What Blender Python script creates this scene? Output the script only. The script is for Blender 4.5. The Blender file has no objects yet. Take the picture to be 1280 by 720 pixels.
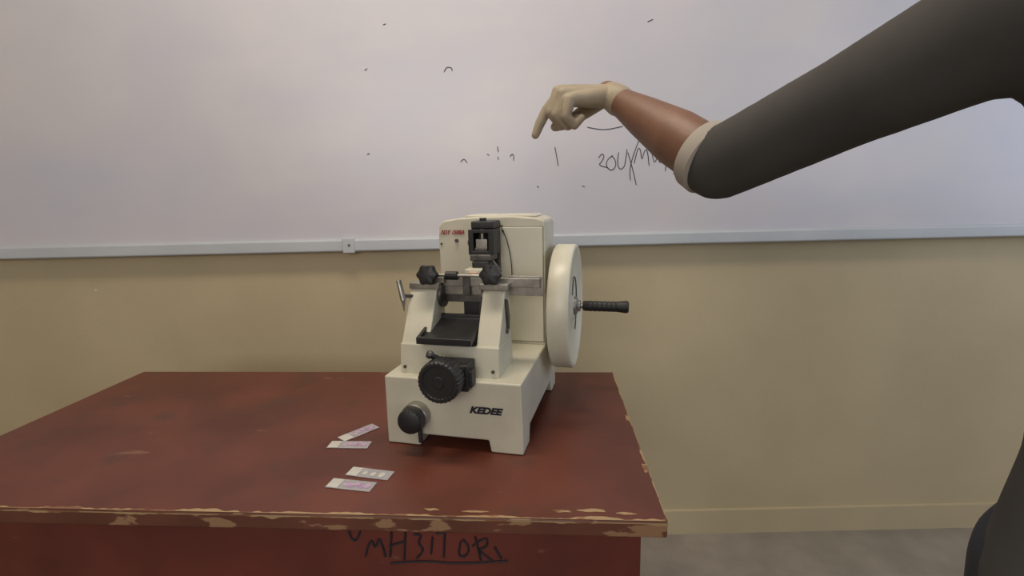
import bpy, bmesh, math, random
from mathutils import Vector, Matrix, Quaternion, noise
random.seed(4)
SC=bpy.context.scene
COL=SC.collection

# ------------------------------------------------------------------ camera
p=math.radians(10.5); r=math.radians(1.3)
cd=bpy.data.cameras.new('camera'); cam=bpy.data.objects.new('camera',cd); COL.objects.link(cam)
cam.matrix_world=Matrix.Translation((0,0,1.20)) @ (Matrix.Rotation(math.radians(90)-p,4,'X') @ Matrix.Rotation(-r,4,'Z'))
cd.sensor_width=36; cd.lens=18; cd.clip_start=.02
SC.camera=cam

# ------------------------------------------------------------------ materials
def mat(name,col,rough=.5,metal=0,noise=0.0,nscale=30,bump=0.0,bscale=200,coat=0,col2=None,trans=0,alpha=1):
    m=bpy.data.materials.new(name); m.use_nodes=True
    nt=m.node_tree; b=nt.nodes['Principled BSDF']
    b.inputs['Base Color'].default_value=(*col,1); b.inputs['Roughness'].default_value=rough
    b.inputs['Metallic'].default_value=metal; b.inputs['Coat Weight'].default_value=coat
    b.inputs['Transmission Weight'].default_value=trans
    b.inputs['Alpha'].default_value=alpha
    tc=nt.nodes.new('ShaderNodeTexCoord')
    if noise>0:
        n=nt.nodes.new('ShaderNodeTexNoise'); n.inputs['Scale'].default_value=nscale; n.inputs['Detail'].default_value=6
        nt.links.new(tc.outputs['Object'],n.inputs['Vector'])
        cr=nt.nodes.new('ShaderNodeValToRGB'); c2=col2 or tuple(c*(1-noise) for c in col)
        cr.color_ramp.elements[0].position=.35; cr.color_ramp.elements[1].position=.65
        cr.color_ramp.elements[0].color=(*c2,1); cr.color_ramp.elements[1].color=(*col,1)
        nt.links.new(n.outputs['Fac'],cr.inputs['Fac']); nt.links.new(cr.outputs['Color'],b.inputs['Base Color'])
    if bump>0:
        n2=nt.nodes.new('ShaderNodeTexNoise'); n2.inputs['Scale'].default_value=bscale
        nt.links.new(tc.outputs['Object'],n2.inputs['Vector'])
        bp=nt.nodes.new('ShaderNodeBump'); bp.inputs['Strength'].default_value=bump; bp.inputs['Distance'].default_value=.001
        nt.links.new(n2.outputs['Fac'],bp.inputs['Height']); nt.links.new(bp.outputs['Normal'],b.inputs['Normal'])
    return m
def specks(m,scale,thr,col,detail=3,soft=.015,stretch=None):
    """small stains / chips mixed over an existing base colour"""
    nt=m.node_tree; b=nt.nodes['Principled BSDF']
    tc=nt.nodes.new('ShaderNodeTexCoord'); v=nt.nodes.new('ShaderNodeTexNoise'); v.inputs['Scale'].default_value=scale; v.inputs['Detail'].default_value=detail
    if stretch:
        mp=nt.nodes.new('ShaderNodeMapping'); mp.inputs['Scale'].default_value=stretch
        nt.links.new(tc.outputs['Object'],mp.inputs['Vector']); nt.links.new(mp.outputs['Vector'],v.inputs['Vector'])
    else: nt.links.new(tc.outputs['Object'],v.inputs['Vector'])
    c=nt.nodes.new('ShaderNodeValToRGB'); c.color_ramp.elements[0].position=thr; c.color_ramp.elements[1].position=thr+soft
    nt.links.new(v.outputs['Fac'],c.inputs['Fac'])
    mx=nt.nodes.new('ShaderNodeMixRGB'); mx.inputs['Color2'].default_value=(*col,1)
    nt.links.new(c.outputs['Color'],mx.inputs['Fac'])
    lk=b.inputs['Base Color'].links
    if lk: nt.links.new(lk[0].from_socket,mx.inputs['Color1'])
    else: mx.inputs['Color1'].default_value=b.inputs['Base Color'].default_value
    nt.links.new(mx.outputs['Color'],b.inputs['Base Color'])
    return m
M={}
M['cream']=specks(mat('cream_enamel',(.60,.575,.46),.38,noise=.12,nscale=14,bump=.15,bscale=500),38,.70,(.36,.31,.21),5,.10)
M['cream2']=mat('cream_enamel_light',(.64,.615,.50),.35,noise=.07,nscale=14)
M['groove']=mat('groove_shadow',(.22,.2,.15),.7,noise=.3)
M['black']=mat('black_plastic',(.016,.016,.017),.42,noise=.35,nscale=60,bump=.3,bscale=700)
M['rubber']=mat('black_rubber',(.012,.012,.012),.55,noise=.4,nscale=90)
M['steel']=mat('brushed_steel',(.42,.40,.36),.38,metal=.9,noise=.35,nscale=45)
M['steeld']=mat('dark_steel',(.16,.15,.14),.42,metal=.85,noise=.4,nscale=45)
M['wax']=mat('wax_block',(.62,.42,.32),.5,noise=.15)
M['ink']=mat('black_ink',(.012,.012,.02),.5,noise=.2)
M['red']=mat('red_print',(.33,.02,.03),.5,noise=.2)
M['paleb']=mat('pale_trunking',(.50,.53,.56),.35,noise=.08,nscale=6)
M['screw']=mat('screw_metal',(.15,.14,.12),.4,metal=.8,noise=.2)
M['glove']=mat('latex_glove',(.39,.32,.225),.55,noise=.22,nscale=25,bump=.8,bscale=60)
M['skin']=mat('skin',(.20,.098,.062),.5,noise=.18,nscale=18,bump=.3,bscale=120)
M['cloth']=mat('shirt_cloth',(.060,.057,.055),.9,noise=.2,nscale=12,bump=.5,bscale=40)
M['cuff']=mat('rolled_cuff_cloth',(.38,.34,.30),.85,noise=.1,nscale=12,bump=.5,bscale=40)
M['trouser']=mat('dark_trousers',(.03,.035,.05),.85,noise=.3)
M['hair']=mat('dark_hair',(.012,.009,.007),.6,noise=.5,nscale=80,bump=.8,bscale=150)
M['eye']=mat('eye_white',(.7,.68,.62),.2,noise=.05)
M['lip']=mat('lips',(.25,.07,.05),.4,noise=.1)
M['glass']=mat('slide_glass',(.62,.60,.62),.12,noise=.1,alpha=.55)
M['stain']=mat('tissue_stain',(.42,.22,.45),.3,noise=.5,nscale=90,col2=(.55,.47,.52))
M['label']=mat('slide_label',(.60,.58,.52),.7,noise=.1)

def worn(name,paint,wood,thr,scale):
    m=mat(name,tuple(c*1.2 for c in paint),.40,noise=.4,nscale=5,bump=.25,bscale=60)
    return specks(m,scale,thr,wood,7,.02,(.35,1,1))
paint=(.125,.033,.019)
M['tabletop']=specks(worn('red_painted_wood',paint,(.20,.09,.05),.68,26),11,.60,(.085,.034,.022),6,.14)
M['tableedge']=worn('red_painted_wood_worn_edge',(.13,.042,.025),(.30,.17,.09),.57,34)
M['tablechip']=worn('red_painted_wood_worn_rim',(.25,.12,.06),(.40,.27,.14),.45,40)
M['apron']=worn('red_painted_wood_apron',(.125,.024,.016),(.2,.08,.05),.72,20)
M['wall']=specks(mat('cream_wall_paint',(.49,.405,.255),.75,noise=.10,nscale=3,bump=.4,bscale=90),16,.765,(.62,.60,.52))
M['ceil']=mat('white_ceiling',(.7,.68,.63),.8,noise=.05)
M['floor']=mat('concrete_floor',(.30,.26,.21),.6,noise=.25,nscale=8)
M['board']=specks(mat('whiteboard_enamel',(.61,.58,.595),.30,noise=.16,nscale=1.6,col2=(.53,.525,.585)),2.2,.5,(.50,.51,.585),4,.3,(.6,1,1.6))  # blue-grey noise tints paint the cool shade into the board colour
M['frame']=mat('window_frame_white',(.6,.6,.58),.5,noise=.05)

# ------------------------------------------------------------------ mesh helpers
def empty(name,loc=(0,0,0),rz=0):
    e=bpy.data.objects.new(name,None); COL.objects.link(e); e.location=loc; e.rotation_euler=(0,0,rz); e.empty_display_size=.05; return e
def mk(name,bm,m,parent=None,bevel=0,smooth=False,seg=2,loc=None,rot=None):
    bmesh.ops.recalc_face_normals(bm,faces=bm.faces)
    me=bpy.data.meshes.new(name); bm.to_mesh(me); bm.free()
    for x in (m if isinstance(m,(list,tuple)) else [m]): me.materials.append(M[x])
    o=bpy.data.objects.new(name,me); COL.objects.link(o)
    if parent: o.parent=parent
    if loc: o.location=loc
    if rot: o.rotation_euler=rot
    if smooth:
        for f in me.polygons: f.use_smooth=True
    if bevel>0: bevelmod(o,bevel,seg)
    return o
def bevelmod(o,w,seg=3):
    b=o.modifiers.new('bev','BEVEL'); b.width=w; b.segments=seg; b.limit_method='ANGLE'; b.angle_limit=math.radians(35)
    for f in o.data.polygons: f.use_smooth=True
    o.modifiers.new('wn','WEIGHTED_NORMAL')
def addbox(bm,x0,x1,y0,y1,z0,z1):
    vs=[bm.verts.new((x,y,z)) for x in (x0,x1) for y in (y0,y1) for z in (z0,z1)]
    for q in ((0,1,3,2),(4,6,7,5),(0,4,5,1),(2,3,7,6),(0,2,6,4),(1,5,7,3)): bm.faces.new([vs[i] for i in q])
def box(name,x0,x1,y0,y1,z0,z1,m,parent=None,bevel=.001,rot=None,seg=2):
    cx,cy,cz=(x0+x1)/2,(y0+y1)/2,(z0+z1)/2
    bm=bmesh.new(); addbox(bm,x0-cx,x1-cx,y0-cy,y1-cy,z0-cz,z1-cz)
    return mk(name,bm,m,parent,bevel,loc=(cx,cy,cz),rot=rot,seg=seg)
def prism(name,poly,axis,a,b,m,parent=None,bevel=.001,seg=2):
    bm=bmesh.new()
    def P(q,t): return {0:(t,q[0],q[1]),1:(q[0],t,q[1]),2:(q[0],q[1],t)}[axis]
    A=[bm.verts.new(P(q,a)) for q in poly]; B=[bm.verts.new(P(q,b)) for q in poly]
    bm.faces.new(A); bm.faces.new(B[::-1]); n=len(poly)
    for i in range(n): bm.faces.new((A[i],A[(i+1)%n],B[(i+1)%n],B[i]))
    return mk(name,bm,m,parent,bevel,seg=seg)
def skinrings(bm,rings):
    for k in range(len(rings)-1):
        a,b=rings[k],rings[k+1]; n=max(len(a),len(b))
        for i in range(n):
            j=(i+1)%n
            if len(a)==1 and len(b)==1: continue
            if len(a)==1: bm.faces.new((a[0],b[i],b[j]))
            elif len(b)==1: bm.faces.new((a[i],b[0],a[j]))
            else: bm.faces.new((a[i],b[i],b[j],a[j]))
def lathe(name,prof,m,parent=None,loc=(0,0,0),axis=(0,0,1),n=48,flute=0,fn=0,sharp=30):
    bm=bmesh.new(); rings=[]
    for (rr,t) in prof:
        if rr<1e-6: rings.append([bm.verts.new((0,0,t))])
        else:
            ring=[]
            for i in range(n):
                a=2*math.pi*i/n; k=rr*(1+flute*math.cos(fn*a)) if fn else rr
                ring.append(bm.verts.new((k*math.cos(a),k*math.sin(a),t)))
            rings.append(ring)
    skinrings(bm,rings)
    o=mk(name,bm,m,parent,smooth=True,loc=loc)
    o.rotation_mode='QUATERNION'; o.rotation_quaternion=Vector(axis).normalized().to_track_quat('Z','Y')
    es=o.modifiers.new('es','EDGE_SPLIT'); es.split_angle=math.radians(sharp)
    return o
def cyl(name,p0,p1,r0,m,parent=None,r1=None,n=32):
    p0=Vector(p0);p1=Vector(p1); L=(p1-p0).length; r1=r0 if r1 is None else r1; c=min(r0,r1)*.12
    return lathe(name,[(0,0),(r0-c,0),(r0,c),(r1,L-c),(r1-c,L),(0,L)],m,parent,loc=p0,axis=p1-p0,n=n)
def boolsub(o,cutters):
    for c in cutters:
        md=o.modifiers.new('b','BOOLEAN'); md.operation='DIFFERENCE'; md.object=c; md.solver='EXACT'
    dg=bpy.context.evaluated_depsgraph_get(); dg.update()
    me=bpy.data.meshes.new_from_object(o.evaluated_get(dg))
    for md in list(o.modifiers): o.modifiers.remove(md)
    o.data=me
    for c in cutters: bpy.data.objects.remove(c)
def strokes(name,lines,m,parent,w,fn):
    cu=bpy.data.curves.new(name,'CURVE'); cu.dimensions='3D'; cu.bevel_depth=w; cu.bevel_resolution=1
    cu.materials.append(M[m])
    for l in lines:
        s=cu.splines.new('NURBS' if len(l)>2 else 'POLY'); s.points.add(len(l)-1)
        for i,q in enumerate(l): s.points[i].co=(*fn(*q),1)
        if len(l)>2: s.use_endpoint_u=True; s.order_u=3
    o=bpy.data.objects.new(name,cu); COL.objects.link(o)
    if parent: o.parent=parent
    return o
def text(name,body,size,m,parent,loc,rot,shear=0,off=0,sx=1):
    c=bpy.data.curves.new(name,'FONT'); c.body=body; c.size=size; c.shear=shear; c.offset=off; c.extrude=.0002
    c.materials.append(M[m]); o=bpy.data.objects.new(name,c); COL.objects.link(o); o.parent=parent; o.location=loc; o.rotation_euler=rot; o.scale=(sx,1,1)
    return o
def blob(name,segs,m,parent=None,vox=.004,sm=4):
    """continuous surface grown from tapered capsules: (p0,r0,p1,r1)"""
    bm=bmesh.new()
    for s in segs:
        p0,r0,p1,r1=Vector(s[0]),s[1],Vector(s[2]),s[3]
        d=p1-p0; L=d.length
        q=(d.normalized() if L>1e-6 else Vector((0,0,1))).to_track_quat('Z','Y'); n=24
        flat=s[4] if len(s)>4 else None
        prof=[]
        for i in range(0,7):
            a=math.pi/2*(1-i/6); prof.append((r0*math.cos(a),-r0*math.sin(a)))
        for i in range(0,7):
            a=math.pi/2*i/6; prof.append((r1*math.cos(a),L+r1*math.sin(a)))
        rings=[]
        for rr,t in prof:
            if rr<1e-5: rings.append([bm.verts.new(p0+q@Vector((0,0,t)))])
            else:
                ring=[]
                for k in range(n):
                    a=2*math.pi*k/n; vv=q@Vector((rr*math.cos(a),rr*math.sin(a),0))
                    if flat:
                        fd=Vector(flat[0]).normalized(); vv-=fd*vv.dot(fd)*(1-flat[1])
                    ring.append(bm.verts.new(p0+q@Vector((0,0,t))+vv))
                rings.append(ring)
        skinrings(bm,rings)
    o=mk(name,bm,m,parent,smooth=True)
    rm=o.modifiers.new('rm','REMESH'); rm.mode='VOXEL'; rm.voxel_size=vox; rm.use_smooth_shade=True
    s=o.modifiers.new('sm','SMOOTH'); s.factor=.6; s.iterations=sm
    return o

# ------------------------------------------------------------------ room
def plainbox(name,x0,x1,y0,y1,z0,z1,m,parent=None): return box(name,x0,x1,y0,y1,z0,z1,m,parent,bevel=0)
WY=1.62
plainbox('floor',-3.1,3.1,-3.1,WY+.12,-.1,0,'floor')
plainbox('ceiling',-3.1,3.1,-3.1,WY+.12,2.9,3.0,'ceil')
plainbox('wall_back',-3.1,3.1,WY+.012,WY+.12,0,2.9,'wall')
plainbox('wall_left',-3.1,-3.0,-3.1,WY+.012,0,2.9,'wall')
wf=plainbox('wall_front',-3.0,3.0,-3.1,-3.0,0,2.9,'wall')
wr=plainbox('wall_right',3.0,3.1,-3.1,WY+.012,0,2.9,'wall')
boolsub(wr,[plainbox('c',2.9,3.2,-2.4,-.7,.95,2.4,'wall'),plainbox('c',2.9,3.2,-.3,1.3,.95,2.4,'wall')])
boolsub(wf,[plainbox('c',-2.3,.5,-3.2,-2.9,1.35,2.6,'wall')])
w=empty('window_3',(0,-3.05,0))  # window added behind the camera so the upper board reflects brighter
for nm,args in (('sill',(-2.3,.5,-.03,.03,1.35,1.40)),('head',(-2.3,.5,-.03,.03,2.55,2.6)),('jamb_1',(-2.3,-2.25,-.03,.03,1.4,2.55)),('jamb_2',(.45,.5,-.03,.03,1.4,2.55)),('mullion_1',(-1.38,-1.34,-.02,.02,1.4,2.55)),('mullion_2',(-.46,-.42,-.02,.02,1.4,2.55))):
    box(nm,*args,'frame',w,bevel=.002)
for k,(a,b) in enumerate(((-2.4,-.7),(-.3,1.3))):
    w=empty('window_%d'%(k+1),(3.05,0,0))
    for nm,args in (('sill',(-.03,.03,a,b,.95,1.0)),('head',(-.03,.03,a,b,2.35,2.4)),('jamb_1',(-.03,.03,a,a+.05,1.0,2.35)),('jamb_2',(-.03,.03,b-.05,b,1.0,2.35)),('mullion',(-.02,.02,(a+b)/2-.02,(a+b)/2+.02,1.0,2.35)),('transom',(-.02,.02,a+.05,b-.05,1.85,1.89))):
        box(nm,*args,'frame',w,bevel=.002)
plainbox('baseboard_back',-3.0,3.0,WY,WY+.012,0,.09,'wall')

# whiteboard
wb=empty('whiteboard',(0,WY,0))
box('panel',-1.95,1.95,-.012,.01,1.071,2.30,'board',wb,bevel=0)
prism('bottom_trim',[(-.022,1.031),(-.026,1.035),(-.026,1.066),(-.018,1.071),(.011,1.071),(.011,1.031)],0,-1.97,1.97,'paleb',wb,bevel=.002)
box('top_trim',-1.97,1.97,-.02,.01,2.30,2.33,'paleb',wb,bevel=.002)
box('side_trim_1',-1.97,-1.95,-.02,.01,1.071,2.30,'paleb',wb,bevel=.002)
box('side_trim_2',1.95,1.97,-.02,.01,1.071,2.30,'paleb',wb,bevel=.002)
box('joint_cover',-.525,-.487,-.030,-.018,1.027,1.074,'paleb',wb,bevel=.003)
cyl('joint_screw',(-.503,-.029,1.052),(-.503,-.032,1.052),.004,'screw',wb)
def bmap(x,y): # tracing units -> metres on the board
    return (-.507+(x-438)*.002527,-.0125,1.763-.00232*(y+.022*(x-438)))
sk=[[(565,86),(567,81),(571,80),(575,82),(574,85)],[(580,198),(583,194),(586,195),(588,199)],[(625,178),(626,185)],[(625,191),(626,195)],
[(640,191),(642,187),(645,190),(644,196)],[(694,179),(695,184),(696,190),(698,203)],[(733,154),(745,157),(760,157),(775,153)],
[(747,193),(750,187),(754,190),(751,197),(746,203),(757,205)],[(764,190),(757,194),(756,204),(762,210),(768,204),(767,194),(762,190)],
[(771,186),(769,198),(772,208),(778,206),(780,192),(781,182)],[(796,168),(788,190),(784,212),(786,222)],[(782,186),(788,205),(793,228)],
[(790,200),(793,182),(797,180),(799,198),(802,183),(806,182),(808,203)],[(811,186),(814,203),(818,190),(822,204),(825,186)],
[(828,210),(830,182),(834,180),(836,205)],[(838,214),(841,190),(846,185),(850,200),(848,215)],[(855,190),(858,210),(866,188)],
[(802,27),(808,24)],[(472,84),(475,82)],[(497,30),(500,29)],[(672,229),(674,231)],[(727,229),(730,230)],[(612,188),(615,189)],[(468,188),(471,187)]]
strokes('marker_writing',sk,'ink',wb,.0012,bmap)

# ------------------------------------------------------------------ table
T=empty('wooden_table',(.208,.634,.75),math.radians(-4.0))   # origin: front right top corner
W_,D_,TH=1.25,.60,.026
bm=bmesh.new(); addbox(bm,-W_,0,0,D_,-TH,0)
for f_ in bm.faces:
    f_.normal_update(); f_.material_index=0 if abs(f_.normal.z)>.5 else 1
mk('top',bm,['tabletop','tableedge'],T,bevel=.003,seg=2)
def rimstrip(name,along,L,wmax,step=.004,wmin=.0012,side=False):
    bm=bmesh.new(); n=int(L/step); prev=None; a=random.random()*9
    for i in range(n+1):
        t=i*step; w=max(wmin,wmax*(.30+.9*noise.noise(Vector((t*14+a,0,0)))+.5*noise.noise(Vector((t*60+a,3,0)))))
        if side: q=((-t,-.0004,-.0025),(-t,-.0004,-.0025-w))
        elif along=='x': q=((-t,.0008,.0003),(-t,.0008+w,.0003))
        else: q=((-.0008,t,.0003),(-.0008-w,t,.0003))
        vv=[bm.verts.new(c) for c in q]
        if prev: bm.faces.new((prev[0],prev[1],vv[1],vv[0]))
        prev=vv
    return mk(name,bm,'tablechip',T)
rimstrip('front_wear','x',W_,.011); rimstrip('side_wear','y',D_,.005); rimstrip('front_edge_wear','x',W_,.006,wmin=.0018,side=True)
def chip(cx,cy,a,b,k):
    bm=bmesh.new(); vs=[]
    for i in range(22):
        t=2*math.pi*i/22; q=1+.6*noise.noise(Vector((math.cos(t)*1.7+k*5,math.sin(t)*1.7,k)))
        vs.append(bm.verts.new((cx+a*q*math.cos(t),cy+b*q*math.sin(t),.0004)))
    bm.faces.new(vs); mk('worn_patch_%d'%k,bm,'tablechip',T)
for k,c in enumerate(((-.10,.022,.022,.0035),(-.145,.019,.012,.003),(-.055,.016,.012,.003),(-.335,.017,.010,.003),(-.27,.014,.016,.0025),(-.006,.14,.004,.014),(-.006,.33,.003,.012))): chip(*c,k)
box('apron_front',-W_+.03,-.032,.022,.040,-.16,-TH,'apron',T,bevel=.001)
box('apron_back',-W_+.03,-.032,D_-.04,D_-.022,-.16,-TH,'apron',T,bevel=.001)
box('apron_right',-.05,-.032,.04,D_-.04,-.16,-TH,'apron',T,bevel=.001)
box('apron_left',-W_+.03,-W_+.048,.04,D_-.04,-.16,-TH,'apron',T,bevel=.001)
for k,(x,y) in enumerate(((-.034,.024),(-.034,D_-.074),(-W_+.084,.024),(-W_+.084,D_-.074))):
    prism('leg_%d'%(k+1),[(x-.05,y),(x,y),(x,y+.05),(x-.05,y+.05)],2,-.75,-TH-.001,'apron',T,bevel=.003)
def amap(x,y): return (-.452+(x-438)*.00118,.0212,-.034-(y-670)*.00140)
sc=[[(428,672),(434,700),(444,674)],[(448,705),(456,680),(462,698),(468,676),(474,705)],[(484,675),(480,705)],[(480,692),(500,686)],[(502,672),(498,708)],
[(512,678),(524,676),(516,688),(526,696),(514,706)],[(536,680),(533,700)],[(541,676),(560,672)],[(552,674),(549,704)],[(572,684),(566,700),(576,704),(584,690),(574,682)],
[(590,678),(596,706)],[(586,690),(604,676),(606,690),(590,694),(610,706)],[(614,690),(622,704)],[(480,713),(520,708),(570,712),(630,706)]]
strokes('scribbles',sc,'ink',T,.0016,amap)

# ------------------------------------------------------------------ slides on table
def slide(x,y,rz,stain,L=.076,w=.026):
    s=empty('microscope_slide',(x,y,.7505),rz)
    box('glass',-L/2,L/2,-w/2,w/2,.0002,.0013,'glass',s,bevel=.0002)
    box('label',-L/2+.001,-L/2+.02,-w/2+.001,w/2-.001,.0013,.0015,'label',s,bevel=0)
    n=5 if stain else 3
    bm=bmesh.new()
    for k in range(n):
        cx=-L/2+.026+k*(.045/n)+.004; cy=random.uniform(-.003,.003); rr=.0035+random.random()*.0015
        vs=[bm.verts.new((cx+rr*(1+.25*random.random())*math.cos(t*math.pi/7),cy+rr*1.5*math.sin(t*math.pi/7),.0016)) for t in range(14)]
        bm.faces.new(vs)
    mk('tissue_sections',bm,'stain' if stain else 'label',s)
slide(-.241,.775,math.radians(-14),False)
slide(-.262,.742,math.radians(-12),True)
slide(-.303,.925,math.radians(48),True)
slide(-.306,.876,math.radians(-4),True)

# ------------------------------------------------------------------ microtome
yaw=math.radians(14)
Xa=Vector((math.cos(yaw),-math.sin(yaw),0)); O=Vector((.010,.822,.7508))-.125*Xa
MT=empty('rotary_microtome',O,-yaw)
base=prism('base',[(-.1285,0),(.1285,0),(.1265,.130),(-.1275,.130)],1,0,.352,'cream',MT,bevel=0)
c1=prism('c',[(-.066,-.01),(.072,-.01),(.066,.022),(-.060,.022)],1,-.05,.45,'cream',MT,bevel=0)
c2=prism('c',[(.050,-.01),(.305,-.01),(.290,.030),(.062,.030)],0,-.3,.3,'cream',MT,bevel=0)
dgc=bpy.context.evaluated_depsgraph_get(); dgc.update()
boolsub(base,[c1,c2]); bevelmod(base,.0035,3)
text('maker_name','KEDEE',.0165,'ink',MT,(.033,-.0012,.0725),(math.radians(90),0,0),shear=.3,off=.0009,sx=1.19)
hp=[(-.104,.128),(.127,.128),(.128,.385),(.124,.394),(.112,.3985),(.06,.4025),(0,.402),(-.06,.399),(-.092,.394),(-.102,.384),(-.1045,.36)]
prism('housing',hp,1,.235,.348,'cream',MT,bevel=.004,seg=3)
prism('housing_lid',[(-.05,.4),(.105,.4),(.10,.4045),(-.045,.4045)],1,.252,.335,'cream2',MT,bevel=.0015)
prism('housing_back_step',[(-.09,.128),(.09,.128),(.09,.33),(-.09,.33)],1,.34,.36,'cream',MT,bevel=.003)
box('service_panel',.032,.1235,.2325,.2365,.137,.380,'cream2',MT,bevel=.0015)
box('panel_gap',.0305,.125,.2342,.2355,.1355,.3815,'groove',MT,bevel=0)
cyl('panel_screw',(.040,.2325,.372),(.040,.2305,.372),.0025,'screw',MT)
text('model_label','/\\DY 1508A',.0125,'red',MT,(-.099,.2338,.3655),(math.radians(90),0,0),shear=.35,off=.0005,sx=.88)
cyl('housing_screw',(-.063,.236,.352),(-.063,.231,.352),.004,'steeld',MT)
cyl('housing_screw_2',(-.098,.236,.345),(-.098,.233,.345),.0025,'screw',MT)
# specimen carrier and clamp
box('slide_rail',-.008,.034,.225,.237,.27,.392,'steeld',MT,bevel=.001)
box('carrier_slot',-.016,.040,.2335,.2365,.20,.385,'groove',MT,bevel=0)
box('clamp_cap',-.010,.036,.172,.228,.380,.396,'black',MT,bevel=.003)
cyl('clamp_cap_screw',(.012,.185,.395),(.012,.185,.402),.007,'black',MT)
fr=box('clamp_frame',-.014,.038,.165,.215,.330,.380,'black',MT,bevel=0)
cz=box('c',-.003,.027,.15,.20,.338,.373,'black',MT,bevel=0)
dgc.update(); boolsub(fr,[cz]); bevelmod(fr,.0015,2)
box('clamp_jaw',.000,.024,.170,.200,.342,.361,'steel',MT,bevel=.001)
box('clamp_jaw_lip',-.001,.025,.166,.172,.338,.344,'steeld',MT,bevel=.0008)
cyl('clamp_spindle',(.012,.178,.355),(.012,.178,.385),.005,'steel',MT)
cyl('clamp_lock',(-.014,.19,.352),(-.022,.19,.352),.006,'steeld',MT)
cyl('orientation_ball',(.012,.205,.345),(.012,.205,.312),.017,'black',MT,r1=.014)
box('clamp_base',-.010,.033,.160,.212,.318,.331,'steeld',MT,bevel=.002)
box('clamp_foot',-.006,.030,.158,.205,.304,.318,'black',MT,bevel=.003)
box('specimen_cassette',-.014,.024,.136,.180,.286,.305,'cream2',MT,bevel=.0015)
box('wax_specimen',-.005,.014,.130,.138,.288,.301,'wax',MT,bevel=.002)
cyl('clamp_lever',(.030,.172,.322),(.052,.165,.298),.0028,'steeld',MT)
strokes('clamp_cable',[[(.040,.250),(.058,.262),(.060,.30),(.050,.36),(.036,.385)]],'rubber',MT,.0010,lambda a,b:(a,.225,b))
# knife stage block
prism('stage_block',[(.020,.129),(.125,.129),(.118,.178),(.026,.184)],0,-.1045,.0825,'cream',MT,bevel=.002)
def fin(name,x0,x1):
    return prism(name,[(.0262,.183),(.031,.188),(.078,.272),(.083,.276),(.112,.276),(.122,.170),(.030,.170)],0,x0,x1,'cream',MT,bevel=.0022,seg=3)
fin('stage_fin_1',-.103,-.050); fin('stage_fin_2',.040,.0815)
for k,(x,z) in enumerate(((-.095,.142),(.072,.142),(.030,.142))): cyl('stage_screw_%d'%k,(x,.0215,z),(x,.018,z),.003,'screw',MT)
cyl('fin_bolt',(.0815,.085,.200),(.0845,.085,.200),.006,'steeld',MT)
prism('fin_side_clamp',[(.074,.262),(.086,.258),(.098,.225),(.094,.200),(.084,.208),(.078,.235)],0,.0815,.0855,'steeld',MT,bevel=.001)
# section waste tray
tr=prism('waste_tray',[(.006,.190),(.100,.214),(.100,.226),(.006,.202)],0,-.064,.038,'black',MT,bevel=0)
tc_=prism('c',[(.012,.1965),(.094,.2175),(.094,.24),(.012,.22)],0,-.058,.032,'black',MT,bevel=0)
dgc.update(); boolsub(tr,[tc_]); bevelmod(tr,.001,2)
box('tray_support',-.048,.038,.030,.11,.178,.196,'black',MT,bevel=.001)
# knife holder cross bars
box('knife_bar',-.090,.142,.098,.106,.279,.2955,'steel',MT,bevel=.0008)
box('knife_plate_right',.083,.147,.106,.110,.262,.299,'steel',MT,bevel=.0008)
box('knife_bar_cap',-.104,-.045,.076,.100,.276,.287,'steel',MT,bevel=.001)
box('knife_clamp_cap',.034,.088,.076,.100,.276,.288,'steel',MT,bevel=.001)
box('knife_blade',-.050,.040,.104,.108,.262,.280,'steel',MT,bevel=.0004)
box('knife_holder_lower',-.046,.040,.110,.122,.246,.262,'steeld',MT,bevel=.001)
lathe('angle_disc',[(0,0),(.024,0),(.025,.001),(.025,.005),(.024,.006),(0,.006)],['steeld'],MT,loc=(-.049,.103,.262),axis=(1,0,0))
lathe('angle_disc_2',[(0,0),(.022,0),(.023,.001),(.023,.004),(.022,.005),(0,.005)],['steeld'],MT,loc=(.035,.103,.262),axis=(1,0,0))
box('centre_post',-.004,.010,.094,.104,.262,.298,'steeld',MT,bevel=.001)
box('blade_guard_block',-.010,.020,.112,.135,.215,.246,'black',MT,bevel=.002)
cyl('adjust_post',(-.036,.092,.300),(-.012,.092,.300),.0080,'black',MT)
cyl('adjust_rod',(-.055,.092,.300),(.040,.092,.300),.0032,'steel',MT)
box('rod_block',-.060,-.038,.086,.098,.286,.297,'steel',MT,bevel=.001)
def starknob(name,x,y,z,R=.0185,tilt=(0,-1,0.12)):
    lathe(name,[(0,0),(R*.45,0),(R*.5,.006),(R*.8,.008),(R*.98,.011),(R,.015),(R,.021),(R*.94,.025),(R*.6,.027),(0,.027)],'black',MT,loc=(x,y,z),axis=tilt,n=80,flute=.09,fn=6,sharp=50)
    cyl(name+'_stud',(x,y+.02,z-.002),(x,y-.002,z),.0055,'steel',MT)
starknob('star_knob_1',-.060,.080,.303); starknob('star_knob_2',.060,.080,.305)
cyl('star_post_1',(-.060,.086,.276),(-.060,.086,.300),.006,'steeld',MT); cyl('star_post_2',(.060,.086,.276),(.060,.086,.300),.006,'steeld',MT)
# tapered lever on left
dx=.006
cyl('side_lever',(-.1235+dx,.06,.295),(-.113+dx,.055,.257),.0045,'steel',MT,r1=.0055)
cyl('side_lever_tip',(-.113+dx,.055,.258),(-.112+dx,.053,.238),.0040,'steel',MT,r1=.0012)
cyl('side_lever_pivot',(-.116+dx,.057,.266),(-.098,.075,.262),.0035,'steeld',MT)
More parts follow.
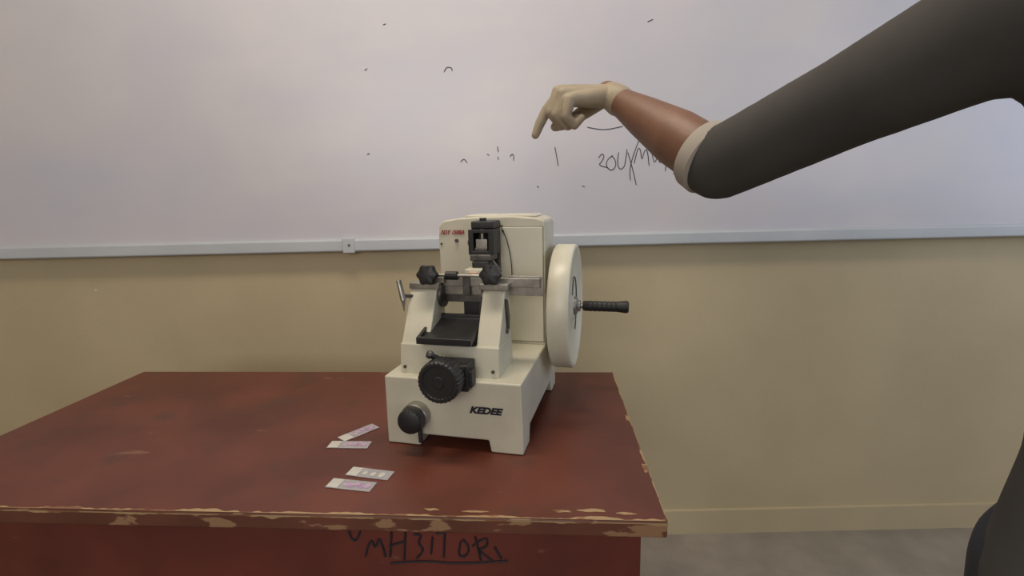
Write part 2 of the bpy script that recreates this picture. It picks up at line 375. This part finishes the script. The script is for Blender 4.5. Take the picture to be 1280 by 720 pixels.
# coarse knob
def knurl(name,R,L,loc,m='black',fn=30,fl=.018):
    pr=[(0,0),(R*.9,0),(R*.985,.002),(R,.005),(R,L-.006),(R*.97,L-.002),(R*.9,L),(R*.78,L),(R*.74,L-.002),(R*.3,L-.002),(R*.26,L),(0,L)]
    return lathe(name,pr,m,MT,loc=loc,axis=(0,-1,0),n=fn*6,flute=fl,fn=fn,sharp=38)
knurl('coarse_knob',.0365,.034,(.000,-.024,.1455))
cyl('coarse_knob_shaft',(.000,.022,.1455),(.000,-.024,.1455),.012,'steeld',MT)
box('coarse_knob_bracket',-.014,.040,-.022,.020,.118,.166,'black',MT,bevel=.003)
cyl('bracket_screw',(.030,-.021,.160),(.030,-.026,.160),.005,'black',MT)
box('bracket_tab',.034,.046,-.018,.004,.125,.155,'black',MT,bevel=.002)
cyl('clamp_handle',(.004,-.016,.166),(-.022,-.030,.184),.0042,'black',MT,r1=.005)
lathe('clamp_handle_end',[(0,0),(.006,.001),(.0075,.005),(.006,.010),(0,.012)],'steeld',MT,loc=(-.020,-.026,.182),axis=(-.7,-.5,.4))
# fine-feed knob with graduated collar
lathe('fine_feed_collar',[(0,0),(.0235,0),(.0245,.001),(.0245,.018),(.0225,.020),(0,.020)],'steel',MT,loc=(-.0655,.001,.062),axis=(0,-1,0))
lathe('fine_feed_knob',[(0,0),(.021,0),(.0225,.002),(.0225,.016),(.021,.020),(.016,.0225),(0,.0235)],'black',MT,loc=(-.0655,-.019,.062),axis=(0,-1,0),n=180,flute=.02,fn=30,sharp=40)
cyl('fine_feed_stop',(-.060,-.008,.040),(-.058,-.010,.012),.004,'black',MT)
# handwheel
WC=(.1415,.290,.205); R=.134
lathe('handwheel',[(0,-.0005),(.03,-.0005),(R-.016,-.0005),(R-.003,.0005),(R,.004),(R,.040),(R-.0025,.0435),(R-.009,.0445),(R-.014,.042),(R-.022,.036),(.05,.034),(.035,.036),(.030,.040),(0,.040)],'cream2',MT,loc=WC,axis=(1,0,0),n=96,sharp=50)
cyl('wheel_axle',(.120,.290,.205),(.145,.290,.205),.022,'steeld',MT)
lathe('wheel_hub',[(0,0),(.020,0),(.020,.006),(.012,.010),(.012,.014),(0,.015)],'steel',MT,loc=(WC[0]+.039,.290,.205),axis=(1,0,0))
strokes('wheel_lock_spring',[[(.255,.235),(.268,.26),(.285,.272),(.31,.262),(.325,.235),(.328,.20),(.318,.17),(.30,.15)]],'steeld',MT,.0014,lambda a,b:(WC[0]+.040,a,b))
HY,HZ=.296,.204
cyl('handle_stem',(WC[0]+.038,HY,HZ),(WC[0]+.062,HY,HZ),.006,'steel',MT)
gl=.098; g0=WC[0]+.058
pr=[(0,0),(.0085,0),(.0105,.002),(.0110,.006)]
for k in range(7):
    t=.010+k*.010; pr+=[(.0114,t),(.0106,t+.001),(.0106,t+.002),(.0114,t+.003)]
pr+=[(.0125,gl-.014),(.0135,gl-.008),(.0125,gl-.002),(.009,gl),(0,gl)]
lathe('crank_handle',pr,'rubber',MT,loc=(g0,HY,HZ),axis=(1,0,0),n=32)

# ------------------------------------------------------------------ person (arm reaches in from the right)
PN=empty('person')
v=Vector
CC=v((0,0,1.2)); S_=.925
def h(x,y,z): return CC+(v((x,y,z))-CC)*S_
Wp=h(.184,.950,1.364); El=h(.304,.763,1.234); Sh=v((.43,.425,1.34))
fa=lambda t:Wp.lerp(El,t)
blob('forearm_skin',[(fa(0)-(El-Wp)*.05,.0205,fa(.12),.0225),(fa(.12),.0225,fa(.35),.031),(fa(.35),.031,fa(.65),.040),(fa(.65),.040,fa(1),.041)],'skin',PN,vox=.004,sm=6)
mc={'i':h(.094,.967,1.371),'m':h(.090,.946,1.372),'r':h(.095,.925,1.364),'p':h(.104,.907,1.352)}
segs=[(Wp+(El-Wp)*.08,.0245,Wp,.0225)]
for k,rr in (('i',.012),('m',.012),('r',.0115),('p',.0105)):
    segs.append((Wp,.019,mc[k],rr))
def chain(*a):
    for i in range(0,len(a)-2,2): segs.append((a[i],a[i+1],a[i+2],a[i+3]))
chain(mc['i'],.0118,h(.070,.968,1.346),.0092,h(.057,.967,1.322),.0084,h(.049,.966,1.303),.0070)
chain(mc['m'],.0118,h(.076,.941,1.338),.0096,h(.094,.943,1.317),.0086,h(.112,.946,1.328),.0076)
chain(mc['r'],.0113,h(.084,.919,1.331),.0092,h(.103,.922,1.313),.0083,h(.119,.927,1.325),.0073)
chain(mc['p'],.0103,h(.097,.900,1.325),.0080,h(.112,.904,1.311),.0073,h(.124,.909,1.323),.0066)
chain(h(.160,.965,1.358),.016,h(.134,.983,1.340),.0122,h(.108,.986,1.324),.0098,h(.086,.978,1.318),.0080)
blob('gloved_hand',segs,'glove',PN,vox=.0020,sm=3)
ua=lambda t:El.lerp(Sh,t)
f_=v((.1,1,0)).normalized(); rt=v((1,-.1,0)).normalized()
BC=Sh+rt*.18; BC.z=0
def B(a,b,c): return BC+rt*a+f_*b+v((0,0,c))
fd=(tuple(f_),.72); Rs=B(.18,0,1.34); NK=B(0,0,1.38)
coat=[(fa(.93),.046,El,.048),(El,.048,ua(.5),.049),(ua(.5),.049,Sh,.058),
(Sh,.056,NK,.060),(Rs,.058,NK,.060),
(B(-.115,0,1.28),.075,B(.115,0,1.28),.075,fd),
(B(-.055,0,1.24),.105,B(-.045,0,.95),.095,fd),(B(.055,0,1.24),.105,B(.045,0,.95),.095,fd),
(B(-.045,0,.95),.095,B(-.055,0,.82),.11,fd),(B(.045,0,.95),.095,B(.055,0,.82),.11,fd),(B(-.05,0,.82),.11,B(.05,0,.82),.11,fd),
(Rs,.058,B(.22,-.02,1.08),.050),(B(.22,-.02,1.08),.050,B(.225,.05,.90),.041)]
blob('shirt',coat,'cloth',PN,vox=.009,sm=6)
lathe('sleeve_cuff',[(.042,0),(.0470,0),(.049,.004),(.050,.022),(.045,.026)],'cuff',PN,loc=fa(.86),axis=El-Wp,n=40)
def G(a,b,c): return B(.225+a,.06+b,c)
blob('right_hand',[(G(0,-.01,.91),.026,G(0,.01,.86),.024),(G(0,.01,.86),.024,G(-.004,-.015,.80),.013),(G(0,.01,.86),.024,G(-.002,.005,.80),.013),(G(0,.01,.86),.022,G(.002,.03,.805),.012),
(G(-.004,.035,.80),.010,G(-.008,.04,.735),.008),(G(-.004,.015,.80),.010,G(-.008,.018,.722),.008),(G(-.004,-.003,.80),.010,G(-.008,-.003,.728),.008),(G(-.003,-.02,.805),.009,G(-.006,-.022,.748),.007),
(G(-.01,.025,.865),.013,G(-.028,.045,.815),.009)],'skin',PN,vox=.004,sm=2)
blob('trousers',[(B(-.05,0,.86),.095,B(.05,0,.86),.095,fd),(B(-.065,0,.82),.098,B(-.08,.01,.42),.066),(B(-.08,.01,.42),.066,B(-.085,-.02,.07),.052),(B(.065,0,.82),.098,B(.08,.01,.42),.066),(B(.08,.01,.42),.066,B(.085,-.02,.07),.052)],'trouser',PN,vox=.01,sm=5)
blob('shoes',[(B(-.085,-.03,.042),.041,B(-.095,.11,.032),.031),(B(.085,-.03,.042),.041,B(.095,.11,.032),.031)],'rubber',PN,vox=.006,sm=3)
HC=B(0,.02,1.535)
def hp_(a,b,c): return HC+rt*a+f_*b+v((0,0,c))
blob('head',[(B(0,0,1.36),.055,hp_(0,-.01,-.06),.052),(hp_(0,-.02,.02),.082,hp_(0,.012,.03),.078),(hp_(0,.02,-.03),.060,hp_(0,.045,-.07),.034),
(hp_(0,.082,.012),.010,hp_(0,.104,-.018),.013),(hp_(-.03,.06,.0),.024,hp_(.03,.06,0),.024),(hp_(-.078,-.01,.01),.012,hp_(-.082,-.016,-.022),.010),(hp_(.078,-.01,.01),.012,hp_(.082,-.016,-.022),.010),
(hp_(-.03,.078,.025),.010,hp_(.03,.078,.025),.010)],'skin',PN,vox=.0045,sm=3)
blob('hair',[(hp_(0,-.035,.035),.087,hp_(0,.0,.045),.083),(hp_(0,-.055,.0),.065,hp_(0,-.06,-.045),.045)],'hair',PN,vox=.006,sm=2)
for s_ in (-1,1):
    blob('eye_%d'%(s_+2),[(hp_(s_*.031,.078,.006),.0085,hp_(s_*.036,.077,.006),.0085)],'eye',PN,vox=.002,sm=1)
    blob('pupil_%d'%(s_+2),[(hp_(s_*.033,.0845,.006),.0035,hp_(s_*.034,.0845,.006),.0035)],'rubber',PN,vox=.001,sm=1)
blob('mouth',[(hp_(-.019,.079,-.050),.0055,hp_(.019,.079,-.050),.0055)],'lip',PN,vox=.0015,sm=1)

# ------------------------------------------------------------------ lighting
wd=bpy.data.worlds.new('World'); SC.world=wd; wd.use_nodes=True
wd.node_tree.nodes['Background'].inputs[0].default_value=(.62,.74,1,1); wd.node_tree.nodes['Background'].inputs[1].default_value=1.4
def area(name,loc,target,sx,sy,power,col):
    l=bpy.data.lights.new(name,'AREA'); l.shape='RECTANGLE'; l.size=sx; l.size_y=sy; l.energy=power; l.color=col
    o=bpy.data.objects.new(name,l); COL.objects.link(o); o.location=loc
    o.rotation_euler=(Vector(target)-Vector(loc)).to_track_quat('-Z','Y').to_euler(); return o
area('window_daylight_1',(2.94,.5,1.7),(0,.5,1.3),1.5,1.35,13,(.70,.82,1))
area('window_daylight_2',(2.94,-1.55,1.7),(0,.2,1.3),1.6,1.35,16,(.74,.85,1))
area('window_daylight_3',(-.9,-2.95,2.0),(-.2,1.2,1.5),2.6,1.1,37,(1,.91,.81))  # added warm light, brightens the top of the board from behind the camera
area('ceiling_lamp_light',(-.3,.75,2.82),(-.25,1.1,0),1.2,.3,24,(1,.88,.72))  # unseen lamp added to make the board lighter toward its top
lf=empty('ceiling_lamp',(-.3,.75,2.9)); box('housing_tray',-.75,.75,-.12,.12,-.055,0,'frame',lf,bevel=.004)  # fixture body for the added light, out of view
SC.view_settings.view_transform='Standard'
SC.view_settings.exposure=0
